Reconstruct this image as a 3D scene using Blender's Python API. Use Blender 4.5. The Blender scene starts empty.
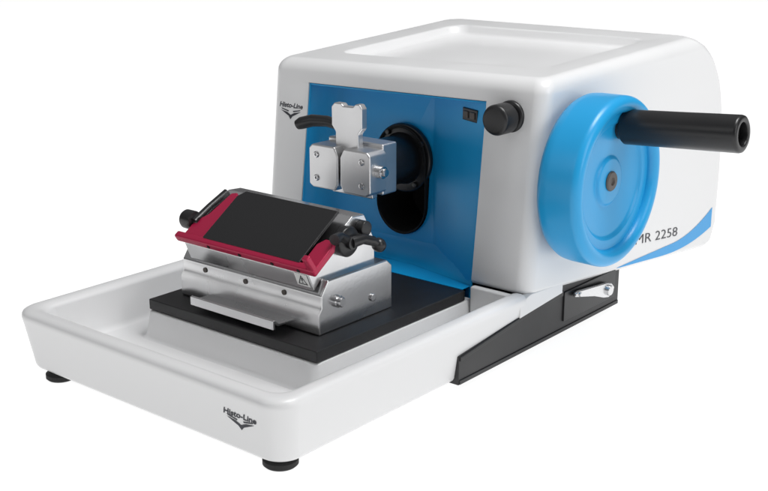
import bpy, bmesh, math, random
from mathutils import Vector, Matrix
PI=math.pi; S=.01
sc=bpy.context.scene; COL=sc.collection

# ---------------------------------------------------------------- materials
def mat(name, col, rough=.4, metal=0., coat=0., bump=.0, bscale=300., var=0., edge=0., spec=.5, stretch=None, emis=0., rvar=.06):
    m=bpy.data.materials.new(name); m.use_nodes=True; nt=m.node_tree; N=nt.nodes; L=nt.links
    b=N['Principled BSDF']; b.inputs['Base Color'].default_value=(*col,1); b.inputs['Roughness'].default_value=rough
    b.inputs['Metallic'].default_value=metal; b.inputs['Coat Weight'].default_value=coat; b.inputs['Coat Roughness'].default_value=.12
    b.inputs['Specular IOR Level'].default_value=spec
    tc=N.new('ShaderNodeTexCoord'); mp=N.new('ShaderNodeMapping'); L.new(tc.outputs['Object'],mp.inputs['Vector'])
    if stretch: mp.inputs['Scale'].default_value=stretch
    big=N.new('ShaderNodeTexNoise'); big.inputs['Scale'].default_value=14; big.inputs['Detail'].default_value=5; L.new(tc.outputs['Object'],big.inputs['Vector'])
    mr=N.new('ShaderNodeMapRange'); mr.inputs['From Min'].default_value=.3; mr.inputs['From Max'].default_value=.7
    mr.inputs['To Min'].default_value=max(.02,rough-rvar); mr.inputs['To Max'].default_value=rough+rvar
    L.new(big.outputs['Fac'],mr.inputs['Value']); L.new(mr.outputs['Result'],b.inputs['Roughness'])
    if var>0:
        mx=N.new('ShaderNodeMix'); mx.data_type='RGBA'
        mx.inputs[6].default_value=(*[c*(1-var) for c in col],1); mx.inputs[7].default_value=(*[min(1,c*(1+var)) for c in col],1)
        L.new(big.outputs['Fac'],mx.inputs[0]); L.new(mx.outputs[2],b.inputs['Base Color'])
    nrm=None
    if edge>0:
        bv=N.new('ShaderNodeBevel'); bv.samples=4; bv.inputs['Radius'].default_value=edge; nrm=bv.outputs['Normal']
    if bump>0:
        n=N.new('ShaderNodeTexNoise'); n.inputs['Scale'].default_value=bscale; n.inputs['Detail'].default_value=3; L.new(mp.outputs['Vector'],n.inputs['Vector'])
        bp=N.new('ShaderNodeBump'); bp.inputs['Strength'].default_value=bump; bp.inputs['Distance'].default_value=.0006
        L.new(n.outputs['Fac'],bp.inputs['Height'])
        if nrm: L.new(nrm,bp.inputs['Normal'])
        nrm=bp.outputs['Normal']
    if nrm: L.new(nrm,b.inputs['Normal'])
    if emis>0:
        b.inputs['Emission Color'].default_value=(1,1,1,1); b.inputs['Emission Strength'].default_value=emis
    return m
M=dict(
 white=mat('white_enamel',(.78,.782,.785),.34,coat=.22,bump=.06,bscale=900,var=.012,edge=.0018),
 traywhite=mat('white_tray_plastic',(.77,.772,.775),.34,coat=.14,bump=.05,bscale=900,var=.012,edge=.0012),
 blue=mat('blue_enamel',(.006,.335,.70),.38,bump=.08,bscale=900,var=.03,edge=.0012),
 wheelblue=mat('blue_wheel_plastic',(.014,.345,.70),.33,bump=.06,bscale=900,var=.03),
 print_blue=mat('blue_print',(.02,.33,.72),.4),
 black=mat('black_plastic',(.010,.010,.011),.34,bump=.08,bscale=800),
 satin=mat('black_satin_metal',(.010,.010,.011),.42,bump=.15,bscale=1200),
 hole=mat('dark_cavity',(.006,.006,.006),.8),
 rubber=mat('black_rubber',(.012,.012,.012),.7,bump=.2),
 metal=mat('brushed_aluminium',(.68,.68,.685),.25,metal=1,bump=.10,bscale=260,stretch=(.06,1,1),rvar=.07),
 satinmetal=mat('satin_aluminium',(.66,.66,.665),.38,metal=1,bump=.10,bscale=500,rvar=.06),
 steel=mat('polished_steel',(.62,.62,.63),.2,metal=1,bump=.03,bscale=300),
 red=mat('red_anodised',(.42,.010,.058),.33,metal=.25,bump=.06,bscale=900,var=.05),
 ink=mat('dark_print',(.018,.02,.03),.5),
 sticker=mat('label_paper',(.78,.78,.76),.45),
 hub=mat('grey_brown_cap',(.10,.085,.075),.5,bump=.1),
 groundm=mat('white_ground_glow',(.30,.30,.30),.7,emis=.92,spec=.05),  # glow added to keep the ground pure white; also bounces light upward
)

# ---------------------------------------------------------------- mesh helpers (centimetres in, metres out)
def absorb(dst,src):
    me=bpy.data.meshes.new('tmp'); src.to_mesh(me); src.free(); dst.from_mesh(me); bpy.data.meshes.remove(me)
def bevel_sharp(b,w,seg=3,ang=35):
    b.normal_update()
    es=[e for e in b.edges if len(e.link_faces)==2 and e.calc_face_angle(0)>math.radians(ang)]
    if es and w>0: bmesh.ops.bevel(b,geom=es,offset=w,offset_type='OFFSET',segments=seg,profile=.5,affect='EDGES',clamp_overlap=True)
def box(d,x0,x1,y0,y1,z0,z1,bv=.08,rot=None,seg=3):
    b=bmesh.new(); bmesh.ops.create_cube(b,size=1)
    for v in b.verts: v.co=Vector(((x0+x1)/2+v.co.x*(x1-x0),(y0+y1)/2+v.co.y*(y1-y0),(z0+z1)/2+v.co.z*(z1-z0)))
    bevel_sharp(b,bv,seg)
    if rot: bmesh.ops.transform(b,matrix=rot,verts=b.verts)
    absorb(d,b)
def prism(d,poly,ax,a0,a1,bv=.08,seg=3,xf=None):
    """poly in the two other axes (in x,y,z order), extruded along axis ax"""
    b=bmesh.new()
    def P(p,a):
        c=[p[0],p[1]]; c.insert(ax,a); return Vector(c)
    A=[b.verts.new(P(p,a0)) for p in poly]; B=[b.verts.new(P(p,a1)) for p in poly]
    b.faces.new(A); b.faces.new(B[::-1]); n=len(poly)
    for i in range(n): b.faces.new((A[i],B[i],B[(i+1)%n],A[(i+1)%n]))
    bmesh.ops.recalc_face_normals(b,faces=b.faces); bevel_sharp(b,bv,seg)
    if xf: bmesh.ops.transform(b,matrix=xf,verts=b.verts)
    absorb(d,b)
def lathe(d,o,ax,prof,n=48):
    """prof: (radius, distance along the axis) from one end to the other"""
    o=Vector(o); w=Vector(ax).normalized(); t=Vector((0,0,1)) if abs(w.z)<.9 else Vector((1,0,0))
    u=w.cross(t).normalized(); v=w.cross(u); b=bmesh.new(); R=[]
    for r,h in prof:
        if r<1e-5: R.append([b.verts.new(o+w*h)])
        else: R.append([b.verts.new(o+w*h+(u*math.cos(2*PI*i/n)+v*math.sin(2*PI*i/n))*r) for i in range(n)])
    for A,B in zip(R,R[1:]):
        for i in range(n):
            j=(i+1)%n; f=[A[i%len(A)],A[j%len(A)],B[j%len(B)],B[i%len(B)]]; q=[]
            for x in f:
                if x not in q: q.append(x)
            if len(q)>2: b.faces.new(q)
    for A in (R[0],R[-1]):
        if len(A)>1: b.faces.new(A)
    bmesh.ops.recalc_face_normals(b,faces=b.faces); absorb(d,b)
def cyl(d,p0,p1,r,bv=.08,n=32):
    p0=Vector(p0); p1=Vector(p1); L=(p1-p0).length
    lathe(d,p0,p1-p0,[(0,0),(r-bv,0),(r-bv*.3,bv*.3),(r,bv),(r,L-bv),(r-bv*.3,L-bv*.3),(r-bv,L),(0,L)],n)
def tube(d,pts,r,n=16):
    pts=[Vector(p) for p in pts]; b=bmesh.new(); R=[]
    rs=r if isinstance(r,list) else [r]*len(pts)
    for i,p in enumerate(pts):
        w=(pts[min(i+1,len(pts)-1)]-pts[max(i-1,0)]).normalized(); t=Vector((0,0,1)) if abs(w.z)<.9 else Vector((1,0,0))
        u=w.cross(t).normalized(); v=w.cross(u)
        R.append([b.verts.new(p+(u*math.cos(2*PI*k/n)+v*math.sin(2*PI*k/n))*rs[i]) for k in range(n)])
    for A,B in zip(R,R[1:]):
        for i in range(n): b.faces.new((A[i],A[(i+1)%n],B[(i+1)%n],B[i]))
    b.faces.new(R[0]); b.faces.new(R[-1][::-1]); bmesh.ops.recalc_face_normals(b,faces=b.faces); absorb(d,b)
def loft(d,rings,caps=True):
    b=bmesh.new(); R=[[b.verts.new(p) for p in r] for r in rings]; n=len(R[0])
    for A,B in zip(R,R[1:]):
        for i in range(n): b.faces.new((A[i],A[(i+1)%n],B[(i+1)%n],B[i]))
    if caps: b.faces.new(R[0][::-1]); b.faces.new(R[-1])
    bmesh.ops.recalc_face_normals(b,faces=b.faces); absorb(d,b)
def finish(me,ang=40):
    for p in me.polygons: p.use_smooth=True
    me.set_sharp_from_angle(angle=math.radians(ang))
ORIG={}
def world_loc(o): return ORIG.get(o.name,Vector((0,0,0))) if o.type=='EMPTY' else Vector((0,0,0))
def link(o,parent):
    COL.objects.link(o)
    if parent:
        o.parent=parent; o.matrix_parent_inverse=Matrix.Translation(-world_loc(parent))
def build(name,d,m,parent=None,ang=40,wn=True):
    me=bpy.data.meshes.new(name); bmesh.ops.scale(d,vec=(S,S,S),verts=d.verts); d.to_mesh(me); d.free()
    me.materials.append(M[m]); finish(me,ang); o=bpy.data.objects.new(name,me); link(o,parent)
    if wn:
        w=o.modifiers.new('wn','WEIGHTED_NORMAL'); w.keep_sharp=True
    return o
def thing(name,loc,label,cat):
    o=bpy.data.objects.new(name,None); COL.objects.link(o); o.location=Vector(loc)*S; o['label']=label; o['category']=cat
    o.empty_display_size=.02; ORIG[name]=Vector(loc)*S; return o
def boolean(o,cutters):
    for mod in list(o.modifiers): o.modifiers.remove(mod)
    for c in cutters:
        md=o.modifiers.new('b','BOOLEAN'); md.operation='DIFFERENCE'; md.solver='EXACT'; md.object=c
    bpy.context.view_layer.update()
    dg=bpy.context.evaluated_depsgraph_get(); me=bpy.data.meshes.new_from_object(o.evaluated_get(dg),depsgraph=dg)
    o.modifiers.clear(); o.data=me; me.name=o.name; finish(me)
    w=o.modifiers.new('wn','WEIGHTED_NORMAL'); w.keep_sharp=True
def drop(*os):
    for o in os: bpy.data.objects.remove(o,do_unlink=True)
def new(): return bmesh.new()
def arc(cx,cy,r,a0,a1,n): return [(cx+r*math.cos(math.radians(a0+(a1-a0)*i/n)),cy+r*math.sin(math.radians(a0+(a1-a0)*i/n))) for i in range(n+1)]
def rrect(x0,x1,y0,y1,rf,rb,n=10):
    return arc(x0+rf,y0+rf,rf,180,270,n)+arc(x1-rf,y0+rf,rf,270,360,n)+arc(x1-rb,y1-rb,rb,0,90,n)+arc(x0+rb,y1-rb,rb,90,180,n)
def text_mesh(name,s,fmap,m,parent,width,shear=0.,sx=1.,off=0.):
    cu=bpy.data.curves.new('t','FONT'); cu.body=s; cu.shear=shear; cu.resolution_u=6; cu.offset=off
    o=bpy.data.objects.new('t',cu); COL.objects.link(o); bpy.context.view_layer.update()
    dg=bpy.context.evaluated_depsgraph_get(); me=bpy.data.meshes.new_from_object(o.evaluated_get(dg),depsgraph=dg); drop(o)
    xs=[v.co.x for v in me.vertices]; x0,x1=min(xs),max(xs); k=width/(x1-x0)
    for v in me.vertices:
        p=fmap((v.co.x-x0)*k-width/2,v.co.y*k/sx); v.co=Vector(p)*S
    me.materials.clear(); me.materials.append(M[m]); me.name=name
    o=bpy.data.objects.new(name,me); link(o,parent); return o
def flat(name,polys,fmap,m,parent):
    b=new()
    for poly in polys: b.faces.new([b.verts.new(fmap(*p)) for p in poly])
    return build(name,b,m,parent,wn=False)

# ---------------------------------------------------------------- ground
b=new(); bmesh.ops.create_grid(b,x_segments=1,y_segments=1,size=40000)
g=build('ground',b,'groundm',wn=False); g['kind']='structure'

# ---------------------------------------------------------------- microtome
mt=thing('microtome',(0,45,0),'large white rotary microtome with a blue front panel, blue hand wheel and black handle','microtome')
HT=25.1; XL=-17.9; XR=16.5
def zmap(zf,y,x=0):
    s=(zf-6)/(HT-6)
    return zf+(y-33)*(-.10+.162*s)+.022*(x-XL)*s*s*max(0,1-(y-33)/34)
def front(z): return 32.6+.11*(z-6)
YB=[(6,74.3),(6.6,75.7),(7.6,76.3),(12,76.0),(16,75.4),(18.8,74.4),(21,73.0),(23,70.6),(24.1,68.4),(24.8,66.6),(25.1,65.4)]
def yback(z):
    for (a,p),(c,q) in zip(YB,YB[1:]):
        if z<=c: return p+(q-p)*(z-a)/(c-a)
    return YB[-1][1]
rings=[]; Rt=1.3
lv=[(6,.45),(6.08,.24),(6.25,.08),(6.5,0)]+[(z,0) for z in (8,10,12,14,16,18,19.5,20.6,21.6,22.6,23.3)]
for k in range(0,9):
    a=PI/2*k/8; lv.append((HT-Rt+Rt*math.sin(a),Rt*(1-math.cos(a))))
for z,ins in lv:
    r=rrect(XL+ins,XR-ins,front(z)+ins,yback(z),max(.4,1.45-ins*.4),4.4-2.4*(z-6)/19-ins*.3)
    rings.append([(x,y,zmap(z,y,x)) for x,y in r])
b=new(); loft(b,rings); housing=build('housing',b,'white',mt)
# recess in the front, tray in the top, slot
def tilt(x,z): return z+(.018*(x+12.7) if z>20 else 0)
def plan(z,i,yf,lip=.3):
    t=(z-6)/17
    yb=36.9+1.2*t-i; xr=2.6-1.0*t
    return [(-12.7+i+.2*t,yf),(-12.7+i+.2*t,front(z)+lip),(-11.0+i+.2*t,yb),(xr-i*.6,yb),(10.1-i,front(z)+lip),(10.1-i,yf)]
b=new(); loft(b,[[(x,y,tilt(x,z)) for x,y in plan(z,0,front(z)-4)] for z in (3.5,23.0)]); cut=build('cutter',b,'white')
SW=3.2; SX=-1.85
st=[(SX+SW*math.cos(math.radians(a)),16.2+SW*math.sin(math.radians(a))) for a in range(0,181,10)]+[(SX+SW*math.cos(math.radians(a)),11.2+SW*math.sin(math.radians(a))) for a in range(180,361,10)]
b=new(); prism(b,st,1,30,43,0); slotcut=build('cutter2',b,'hole')
b=new(); rr=[]
for dz,ins in ((2.4,-.8),(0.3,-.25),(.05,-.08),(-.2,.08),(-.7,.35),(-.92,.6),(-1.0,1.0)):
    r=rrect(-13.2+ins,12.6-ins,39.6+ins,61.2-ins,2.0,2.0,6); rr.append([(x,y,zmap(HT,y,x)+dz) for x,y in r])
loft(b,rr); topcut=build('cutter3',b,'white')
boolean(housing,[cut,slotcut,topcut])
# blue panel lining the recess: a bent sheet, a top and a foot
b=new()
def lin(z):
    o=plan(z,.03,front(z)+.10); q=plan(z,.18,front(z)+.10); return [(x,y,tilt(x,z)) for x,y in o+q[::-1]]
loft(b,[lin(3.7),lin(22.95)]); pan=build('front_panel',b,'blue',mt)
boolean(pan,[slotcut]); drop(cut,topcut,slotcut)
b=new(); loft(b,[[(x,y+.02,tilt(x,z)) for x,y in plan(z,.2,front(z)+.10)] for z in (22.78,22.93)]); build('panel_top',b,'blue',pan)
b=new(); rows=[]
for k in range(11):
    a=PI/2*k/10; o=1.9*(1-math.sin(a)); z=5.70+1.9*(1-math.cos(a))
    P=plan(z,.2+o,0); Q=plan(z,.2,0); rows.append([b.verts.new((x,y,z)) for x,y in (Q[1],P[2],P[3],Q[4])])
for A,B in zip(rows,rows[1:]):
    for i in range(3): b.faces.new((A[i],A[i+1],B[i+1],B[i]))
fl=[b.verts.new((x,y,5.70)) for x,y in ((9.95,31.45),(-12.5,31.45))]; b.faces.new(rows[0]+fl)
fd=[b.verts.new((x,31.45,5.2)) for x in (9.95,-12.5)]; b.faces.new((fl[0],fl[1],fd[1],fd[0]))
build('panel_foot',b,'blue',pan)
# slot sleeve
b=new(); ring=lambda k,y:[(SX+(x-SX)*k,y,13.6+(z-13.6)*k) for x,z in st]
loft(b,[ring(1.0,36.6),ring(.985,36.55),ring(.955,36.7),ring(.955,42.5)],caps=False)
bb=bmesh.new(); bb.faces.new([bb.verts.new(p) for p in ring(.955,42.4)]); absorb(b,bb)
build('slot',b,'hole',pan)

# printed marks on housing
fr=lambda a,c:(-14.85+a,front(19.9+c)-.03,19.9+c)
text_mesh('lettering','Histo-Line',lambda a,c:fr(a,c+.25),'ink',housing,3.4,.22,1.12,.03)
BIRD=[[(-1,.42),(-.34,.24),(0,-.02),(.34,.24),(1,.42),(.46,.02),(.2,-.16),(0,-.52),(-.2,-.16),(-.46,.02)],[(-.98,.66),(-.2,.44),(-.25,.31),(-.9,.53)],[(.98,.66),(.2,.44),(.25,.31),(.9,.53)]]
flat('emblem',BIRD,lambda a,c:fr(a*1.45,c*.95-.5),'ink',housing)
text_mesh('lettering','MR 2258',lambda a,c:(16.54,58.2+a,5.9-.115*a+c),'ink',housing,9.8,0,1.85,-.006)
n=36; up=[];lo=[]
for i in range(n+1):
    t=i/n; y=49.5+22.4*t; zb=6+(y-33)*-.10+.42
    up.append((y,zb+.04+1.9*t**.95+2.4*(max(0,t-.55)/.45)**2)); lo.append((y,zb+2.0*(max(0,t-.42)/.58)**2.2))
flat('blue_swoosh',[[lo[i],lo[i+1],up[i+1],up[i]] for i in range(n)],lambda y,z:(16.535,y,z),'print_blue',housing)
b=new(); prism(b,[(31.6,4.2),(31.6,5.7),(33.4,6.15),(39,5.9),(39,4.8)],0,15.7,16.44,.05); build('side_skirt',b,'white',housing)

# base under the housing, feet
b=new()
box(b,XL+.5,16.0,33.2,50.5,.5,5.3,.2)
prof=[(22.3,.5),(22.3,3.2),(31.5,4.3),(35.2,4.8),(38.5,5.7),(50.6,5.3),(50.6,.6)]
prism(b,prof,0,15.2,16.26,.06); prism(b,prof,0,XL+.4,XL+1.3,.06)
prism(b,[(22.4,2.75),(22.4,3.12),(31.5,4.22),(35.2,4.72),(39.3,5.0),(39.3,4.4),(35.2,4.3),(31.5,3.85)],0,16.2,16.40,.05)
prism(b,[(22.4,.55),(22.4,.95),(50.5,1.05),(50.5,.65)],0,16.2,16.36,.04)
box(b,-15.0,14.6,1.8,33.4,.42,.72,.05)
box(b,-9,6,50.4,72,.5,4.0,.1)
base=build('base',b,'satin',mt)
for x,y,r in ((-13.1,1.9,1.35),(14.1,2.3,1.4),(-12,48,1.3),(13,48,1.3),(-1,69,1.3)):
    top=.75 if y<30 else .6
    b=new(); lathe(b,(x,y,0),(0,0,1),[(0,0),(r-.15,0),(r,.15),(r,top*.7),(r*.85,top*.85),(r*.8,top),(0,top)]); build('foot',b,'rubber',mt)
# lock lever on the base
b=new(); prism(b,[(40.7,4.0),(40.8,4.35),(41.3,4.5),(46.9,3.95),(47.9,3.65),(48.5,3.1),(48.2,2.5),(47.4,2.25),(46.4,2.45),(44.5,3.1)],0,16.55,16.95,.12)
cyl(b,(16.5,47.2,3.1),(17.3,47.2,3.1),.55,.14); cyl(b,(16.3,41.5,4.1),(17.1,41.5,4.1),.22,.06)
lev=build('lock_lever',b,'metal',mt)
b=new(); box(b,16.2,16.42,39.5,49.5,1.7,4.7,.05); build('lever_plate',b,'black',lev)

# stage plate
b=new(); box(b,-11.0,10.3,10.6,31.4,4.68,5.7,.1); build('stage_plate',b,'satin',mt)

# hand wheel
wy,wz=39.75,16.4; b=new()
wp=[(0,17.3),(7.1,17.3),(7.65,17.45),(7.9,17.9),(7.97,18.6),(8.0,20.9)]+[(7.2+.8*math.cos(math.radians(a)),20.95+.8*math.sin(math.radians(a))) for a in range(9,181,9)]
wp+=[(6.32,20.95),(6.2,20.9),(5.6,20.86),(5.45,20.8),(5.35,20.62),(5.1,20.55),(2.5,20.3),(2.3,20.35),(2.2,20.5),(2.0,20.58),(0,20.58)]
lathe(b,(0,wy,wz),(1,0,0),wp,96)
wheel=build('hand_wheel',b,'wheelblue',mt,ang=50)
b=new(); cyl(b,(16.3,wy,wz),(17.4,wy,wz),2.4,.05); build('shaft',b,'black',wheel)
b=new(); lathe(b,(20.53,wy,wz),(1,0,0),[(0,0),(.9,0),(.95,.15),(.85,.28),(.4,.30),(.3,.15),(0,.15)],32); build('hub_cap',b,'hub',wheel)
b=new(); a0=Vector((20.5,41.3,21.3)); ad=Vector((12.2,0,.75))
lathe(b,a0,ad,[(0,0),(1.2,0),(1.2,.45),(1.5,.5),(1.62,.65),(1.64,6),(1.68,11.5),(1.62,11.7),(1.45,11.8),(1.12,11.8),(1.02,11.7),(.98,10.9),(.55,10.85),(.5,11.2),(0,11.2)],64)
build('crank_handle',b,'black',wheel,ang=50)

# knob and switch on the front
b=new(); kz=22.3; ky=front(kz)
lathe(b,(12.9,ky+.2,kz),(0,-1,0),[(0,0),(1.5,0),(1.5,.35),(1.35,.5),(1.1,.55),(1.1,.9),(1.32,.95),(1.42,1.1),(1.42,2.6),(1.3,2.85),(1.05,2.95),(0,2.95)],48)
build('adjusting_knob',b,'black',mt,ang=50)
p1=Vector(plan(21.6,.18,0)[3]); p2=Vector(plan(21.6,.18,0)[4]); t=(p2-p1).normalized(); oo=p1+(p2-p1)*.72
Rm=Matrix(((t.x,-t.y,0,oo.x),(t.y,t.x,0,oo.y),(0,0,1,21.7),(0,0,0,1)))
b=new(); box(b,-1.25,1.25,-.14,.12,-.62,.62,.1,Rm); sw=build('switch_panel',b,'black',pan)
for k in (-.55,.55):
    b=new(); box(b,k-.36,k+.36,-.3,.0,-.34,.34,.07,Rm); build('push_button',b,'hub',sw)

# specimen clamp
cx=-1.75
b=new(); lathe(b,(-1.85,37.4,16.0),(0,-1,0),[(0,0),(3.55,0),(3.6,.2),(3.55,.45),(3.4,.55),(2.7,.6),(2.5,.9),(2.4,6.5),(0,6.5)],64)
for k in range(4):
    a=math.radians(35+90*k); cyl(b,(-1.85+3.1*math.cos(a),36.9,16+3.1*math.sin(a)),(-1.85+3.1*math.cos(a),36.55,16+3.1*math.sin(a)),.28,.06,16)
arm=build('specimen_arm',b,'black',mt,ang=50)
b=new()
box(b,cx-3.5,cx+3.5,29.4,31.6,14.0,19.0,.2)
box(b,cx-2.6,cx+2.6,28.9,29.7,13.6,15.0,.12)
cl=build('specimen_clamp',b,'satinmetal',arm)
for s in (-1,1):
    b=new(); prism(b,[(cx+s*x,z) for x,z in ((3.9,14.6),(3.9,18.2),(3.5,18.6),(.62,18.6),(.14,17.7),(.14,15.0),(.5,14.3),(3.4,14.3))],1,27.0,29.55,.16); jw=build('jaw',b,'satinmetal',cl)
    for z in (17.6,15.3):
        b=new(); lathe(b,(cx+s*2.9,27.05,z),(0,-1,0),[(0,0),(.32,0),(.32,.12),(.27,.16),(.16,.16),(.14,.02),(0,.02)],20); build('screw',b,'steel',cl)
b=new(); prism(b,[(cx-1.35,18.0),(cx-1.35,19.9),(cx-1.85,20.5),(cx-1.85,22.3),(cx-1.5,22.7),(cx-.6,22.7),(cx-.35,22.45),(cx+.9,22.5),(cx+1.2,22.8),(cx+1.7,22.8),(cx+2.0,22.4),(cx+2.0,20.5),(cx+1.5,19.9),(cx+1.5,18.0)],1,28.1,28.9,.1); build('specimen_plate',b,'satinmetal',cl)
b=new(); tube(b,[(cx-.8,29.8,19.6),(cx-2,29.5,20.2),(cx-3.4,29.2,20.5),(cx-5.0,28.8,20.45),(cx-6.2,28.4,20.1),(cx-6.6,28.3,19.9)],[.5,.5,.55,.62,.62,.5]); build('clamp_lever',b,'black',cl,ang=60)
b=new(); cyl(b,(cx+3.8,28.4,16.6),(cx+4.5,28.4,16.6),.62,.1); cyl(b,(cx+4.4,28.4,16.6),(cx+4.8,28.4,16.6),.4,.08); build('clamp_screw',b,'steel',cl)

# ---------------------------------------------------------------- waste tray
tr=thing('waste_tray',(0,16,.72),'wide white shallow waste tray with a rounded raised rim in front of the microtome','tray')
def u_line(xo,y0,r,z,yb=32.5,n=10):
    xl=-xo-.7
    return [(xl,yb,z)]+[(x,y,z) for x,y in arc(xl+r,y0+r,r,180,270,n)]+[(x,y,z) for x,y in arc(xo-r,y0+r,r,270,360,n)]+[(xo,yb,z)]
sec=[(15.45,1.1,1.6,.74),(15.65,.9,1.8,.84),(15.78,.75,1.9,1.1),(16.1,.42,2.0,3.2),(16.35,.15,2.1,4.9),(16.46,.04,2.2,5.4),(16.5,.0,2.2,5.65),(16.47,.03,2.2,5.88),(16.36,.14,2.1,6.06),(16.18,.32,2.1,6.19),(15.9,.6,2.0,6.26),
     (15.35,1.15,1.7,6.24),(15.0,1.5,1.6,6.14),(14.75,1.75,1.55,5.95),(14.6,1.9,1.5,5.7),(14.4,2.2,1.6,4.2),(14.2,2.5,1.8,2.7),(14.0,2.7,1.8,2.3),(13.6,3.1,1.8,2.1)]
b=new(); R=[[b.verts.new(p) for p in u_line(*s)] for s in sec]
for A,B in zip(R,R[1:]):
    for i in range(len(A)-1): b.faces.new((A[i],A[i+1],B[i+1],B[i]))
b.faces.new(R[-1]); b.faces.new(R[0][::-1])
for e in (0,-1):
    f=b.faces.new([r[e] for r in R])
b.faces.new([R[0][0],R[0][-1],R[-1][-1],R[-1][0]])
bmesh.ops.recalc_face_normals(b,faces=b.faces)
box(b,10.6,15.0,31.7,32.45,2.0,6.1,.2); box(b,-15.7,-11.2,31.7,32.45,2.0,6.1,.2)
tray=build('pan',b,'traywhite',tr)
b=new(); loft(b,[[(x,y,z) for x,y in rrect(-w-.7,w,y0,32.4,.9,.3,6)] for w,y0,z in ((10.95,9.5,2.05),(10.75,9.75,2.15),(10.62,9.95,2.4),(10.4,10.3,4.5),(10.28,10.45,4.63))])
build('pedestal',b,'traywhite',tr)
def trf(a,c):
    z=3.75+c; y=.42-.27*(z-3.2)/1.7-.035; return (11.9+a,y,z)
text_mesh('lettering','Histo-Line',lambda a,c:trf(a,c+.12),'ink',tray,3.6,.22,1.2,.028)
flat('emblem',BIRD,lambda a,c:trf(a*1.5,c*.9-.45),'ink',tray)

# ---------------------------------------------------------------- knife holder
kh=thing('knife_holder',(-.8,18.4,5.7),'silver knife holder with a red guard and sloped black plate on the stage','knife holder')
b=new()
prism(b,[(13.4,5.72),(13.4,7.6),(13.75,8.1),(13.75,9.2),(14.6,10.4),(22.5,10.4),(23.2,9.8),(23.2,5.72)],0,-9.6,8.0,.14)
kb=build('holder_base',b,'metal',kh)
b=new()
prism(b,[(13.6,9.5),(12.9,11.2),(13.5,11.75),(18.6,15.1),(20.2,15.0),(21.6,12.4),(21.6,10.3),(14.4,10.3)],0,-8.3,7.3,.12)
kw=build('blade_block',b,'metal',kh)
th=math.radians(34); ss=Vector((0,math.cos(th),math.sin(th))); sn=Vector((0,-math.sin(th),math.cos(th)))
SL=Matrix(((1,ss.x,sn.x,0),(0,ss.y,sn.y,13.0),(0,ss.z,sn.z,12.0),(0,0,0,1)))
b=new(); prism(b,[(-5.5,-.15),(6.5,-.15),(6.5,5.95),(-4.9,5.95),(-5.5,5.2)],2,.12,.38,.08,xf=SL); build('black_plate',b,'satin',kh)
b=new(); box(b,-9.0,8.4,-.7,.0,-.5,.3,.18,SL)
prism(b,[(-8.1,-.2),(-5.65,-.2),(-5.65,5.3),(-6.0,5.7),(-6.6,5.5),(-7.2,2.6),(-8.1,1.5)],2,-.45,.2,.1,xf=SL)
prism(b,[(6.65,-.2),(8.4,-.2),(8.4,2.2),(8.0,2.9),(7.2,2.9),(6.65,2.2)],2,-.45,.2,.1,xf=SL)
box(b,7.7,8.4,-.62,-.05,0,1.6,.15,SL)
gd=build('blade_guard',b,'red',kh)
for x in (-4.5,-.5,3.5,6.6):
    b=new(); p=SL@Vector((x,-.70,-.1)); lathe(b,p,-ss,[(0,-.1),(.18,-.1),(.18,.05),(.14,.08),(0,.08)],16); build('rivet',b,'hole',gd)
b=new(); lathe(b,(-7.6,14.4,12.9),(-1,0,0),[(0,0),(.45,0),(.45,.6),(.85,.7),(.9,.9),(.9,1.9),(.78,2.1),(0,2.1)],32); build('clamp_knob',b,'black',kh,ang=50)
b=new(); tube(b,[(-8.0,14.0,12.9),(-8.2,16.2,13.9),(-8.0,18.2,14.9)],[.4,.38,.42]); build('lever',b,'black',kh,ang=60)
b=new(); lathe(b,(7.2,17.4,13.2),(1,0,0),[(0,0),(1.3,0),(1.35,.15),(1.35,.7),(1.2,.85),(.6,.9),(.6,1.3),(0,1.3)],40)
tube(b,[(8.2,17.4,13.2),(8.5,18.6,13.3),(8.7,19.7,12.9),(8.8,20.5,12.3)],[.55,.46,.44,.4])
lathe(b,(8.72,19.95,12.75),(.1,.8,-.6),[(0,0),(.4,.05),(.6,.3),(.64,.65),(.52,1.0),(.25,1.15),(0,1.15)],24)
build('clamp_lever',b,'black',kh,ang=60)
b=new(); tube(b,[(8.0,17.2,13.4),(8.5,15.6,14.2),(8.7,14.7,14.1)],[.42,.38,.5]); cyl(b,(7.3,19.6,13.9),(8.1,19.6,13.9),.7,.1); build('lever',b,'black',kh,ang=60)
b=new(); lathe(b,(8.0,15.7,8.3),(1,0,0),[(0,0),(.55,0),(.55,.25),(.45,.33),(.45,.6),(.36,.7),(0,.7)],28); build('side_knob',b,'steel',kb)
b=new(); cyl(b,(8.0,20.4,7.4),(8.2,20.4,7.4),.35,.05,24); build('screw',b,'steel',kb)
for x in (-6.5,-1.2,3.6):
    b=new(); lathe(b,(x,13.72,8.65),(0,-1,0),[(0,0),(.24,0),(.24,.06),(0,.06)],18); build('screw',b,'hub',kb)
# front lifting handle
b=new(); prism(b,[(13.5,6.35),(13.5,6.55),(11.75,6.62),(11.2,7.05),(11.05,6.95),(11.5,6.45),(11.7,6.4)],0,-5.6,4.9,.04)
prism(b,[(11.0,6.2),(11.0,7.0),(11.25,7.0),(11.25,6.2)],0,-5.6,4.9,.04)
build('front_handle',b,'metal',kb)
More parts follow.
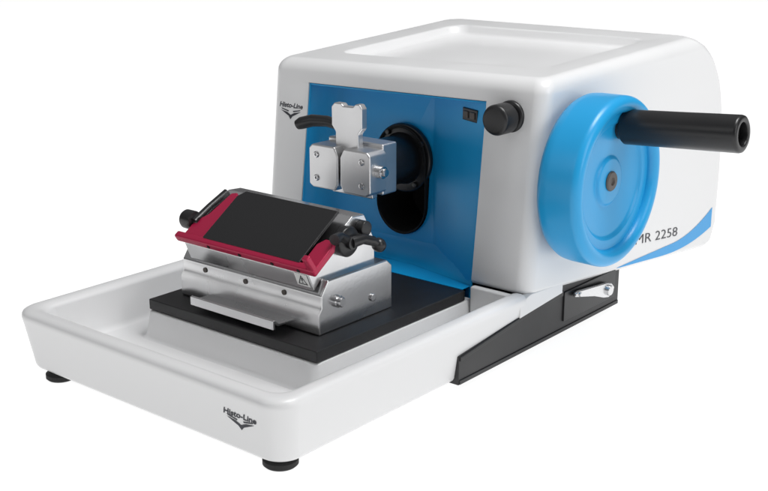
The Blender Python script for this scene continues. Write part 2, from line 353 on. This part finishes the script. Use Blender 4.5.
# warning sign on the blade block front
def wf(a,c):
    z=10.45+c; y=13.6-.7*(z-9.5)/1.7-.03; return (6.35+a,y,z)
ws=flat('warning_label',[[(-.75,-.55),(.75,-.55),(.75,.65),(-.75,.65)]],wf,'sticker',kw)
wf2=lambda a,c:(wf(a,c)[0],wf(a,c)[1]-.02,wf(a,c)[2])
tri=[(-.55,-.4),(.55,-.4),(0,.52)]; ti=[(p[0]*.72,(p[1]+.1)*.72-.1) for p in tri]
flat('warning_triangle',[[tri[i],tri[(i+1)%3],ti[(i+1)%3],ti[i]] for i in range(3)]+[[(-.06,-.08),(.06,-.08),(.08,.22),(-.08,.22)],[(-.06,-.24),(.06,-.24),(.06,-.14),(-.06,-.14)]],wf2,'ink',ws)

# ---------------------------------------------------------------- camera
yaw,pitch,f=.6918,.2849,1189.1; C=Vector((72.873,-56.265,41.62))*S
fh=Vector((-math.sin(yaw),math.cos(yaw),0)); r=Vector((math.cos(yaw),math.sin(yaw),0)); z=Vector((0,0,1))
fw=fh*math.cos(pitch)-z*math.sin(pitch); u=fh*math.sin(pitch)+z*math.cos(pitch)
cd=bpy.data.cameras.new('camera'); co=bpy.data.objects.new('camera',cd); COL.objects.link(co)
co.matrix_world=Matrix(((r.x,u.x,-fw.x,C.x),(r.y,u.y,-fw.y,C.y),(r.z,u.z,-fw.z,C.z),(0,0,0,1)))
cd.sensor_width=36; cd.lens=36*f/768; cd.clip_start=.01; cd.clip_end=3000; sc.camera=co

# ---------------------------------------------------------------- light
w=bpy.data.worlds.new('World'); sc.world=w; w.use_nodes=True; nt=w.node_tree; bg=nt.nodes['Background']
tc=nt.nodes.new('ShaderNodeTexCoord'); sp=nt.nodes.new('ShaderNodeSeparateXYZ'); cr=nt.nodes.new('ShaderNodeValToRGB')
nt.links.new(tc.outputs['Generated'],sp.inputs[0]); nt.links.new(sp.outputs['Z'],cr.inputs[0]); nt.links.new(cr.outputs[0],bg.inputs['Color'])
cr.color_ramp.elements[0].position=.0; cr.color_ramp.elements[0].color=(.14,.14,.145,1)
cr.color_ramp.elements[1].position=.8; cr.color_ramp.elements[1].color=(.82,.82,.83,1)
bg.inputs['Strength'].default_value=.38
def area(name,loc,tgt,size,power,col=(1,1,1)):
    l=bpy.data.lights.new(name,'AREA'); l.shape='RECTANGLE'; l.size,l.size_y=size; l.energy=power; l.color=col
    o=bpy.data.objects.new(name,l); COL.objects.link(o); o.location=loc; o.rotation_euler=(Vector(tgt)-Vector(loc)).to_track_quat('-Z','Y').to_euler()
area('overhead_added_light',(.5,.5,1.6),(0,.35,.1),(.6,.6),19)  # unseen lamp added overhead to brighten the top faces
area('right_softbox',(1.9,.25,.9),(.1,.45,.12),(.7,1.1),8)
area('front_fill',(-.7,-1.5,1.2),(0,.3,.12),(.8,.8),2.0)  # unseen weak fill added to lift the front faces
sc.view_settings.view_transform='Standard'; sc.view_settings.look='None'; sc.view_settings.exposure=0
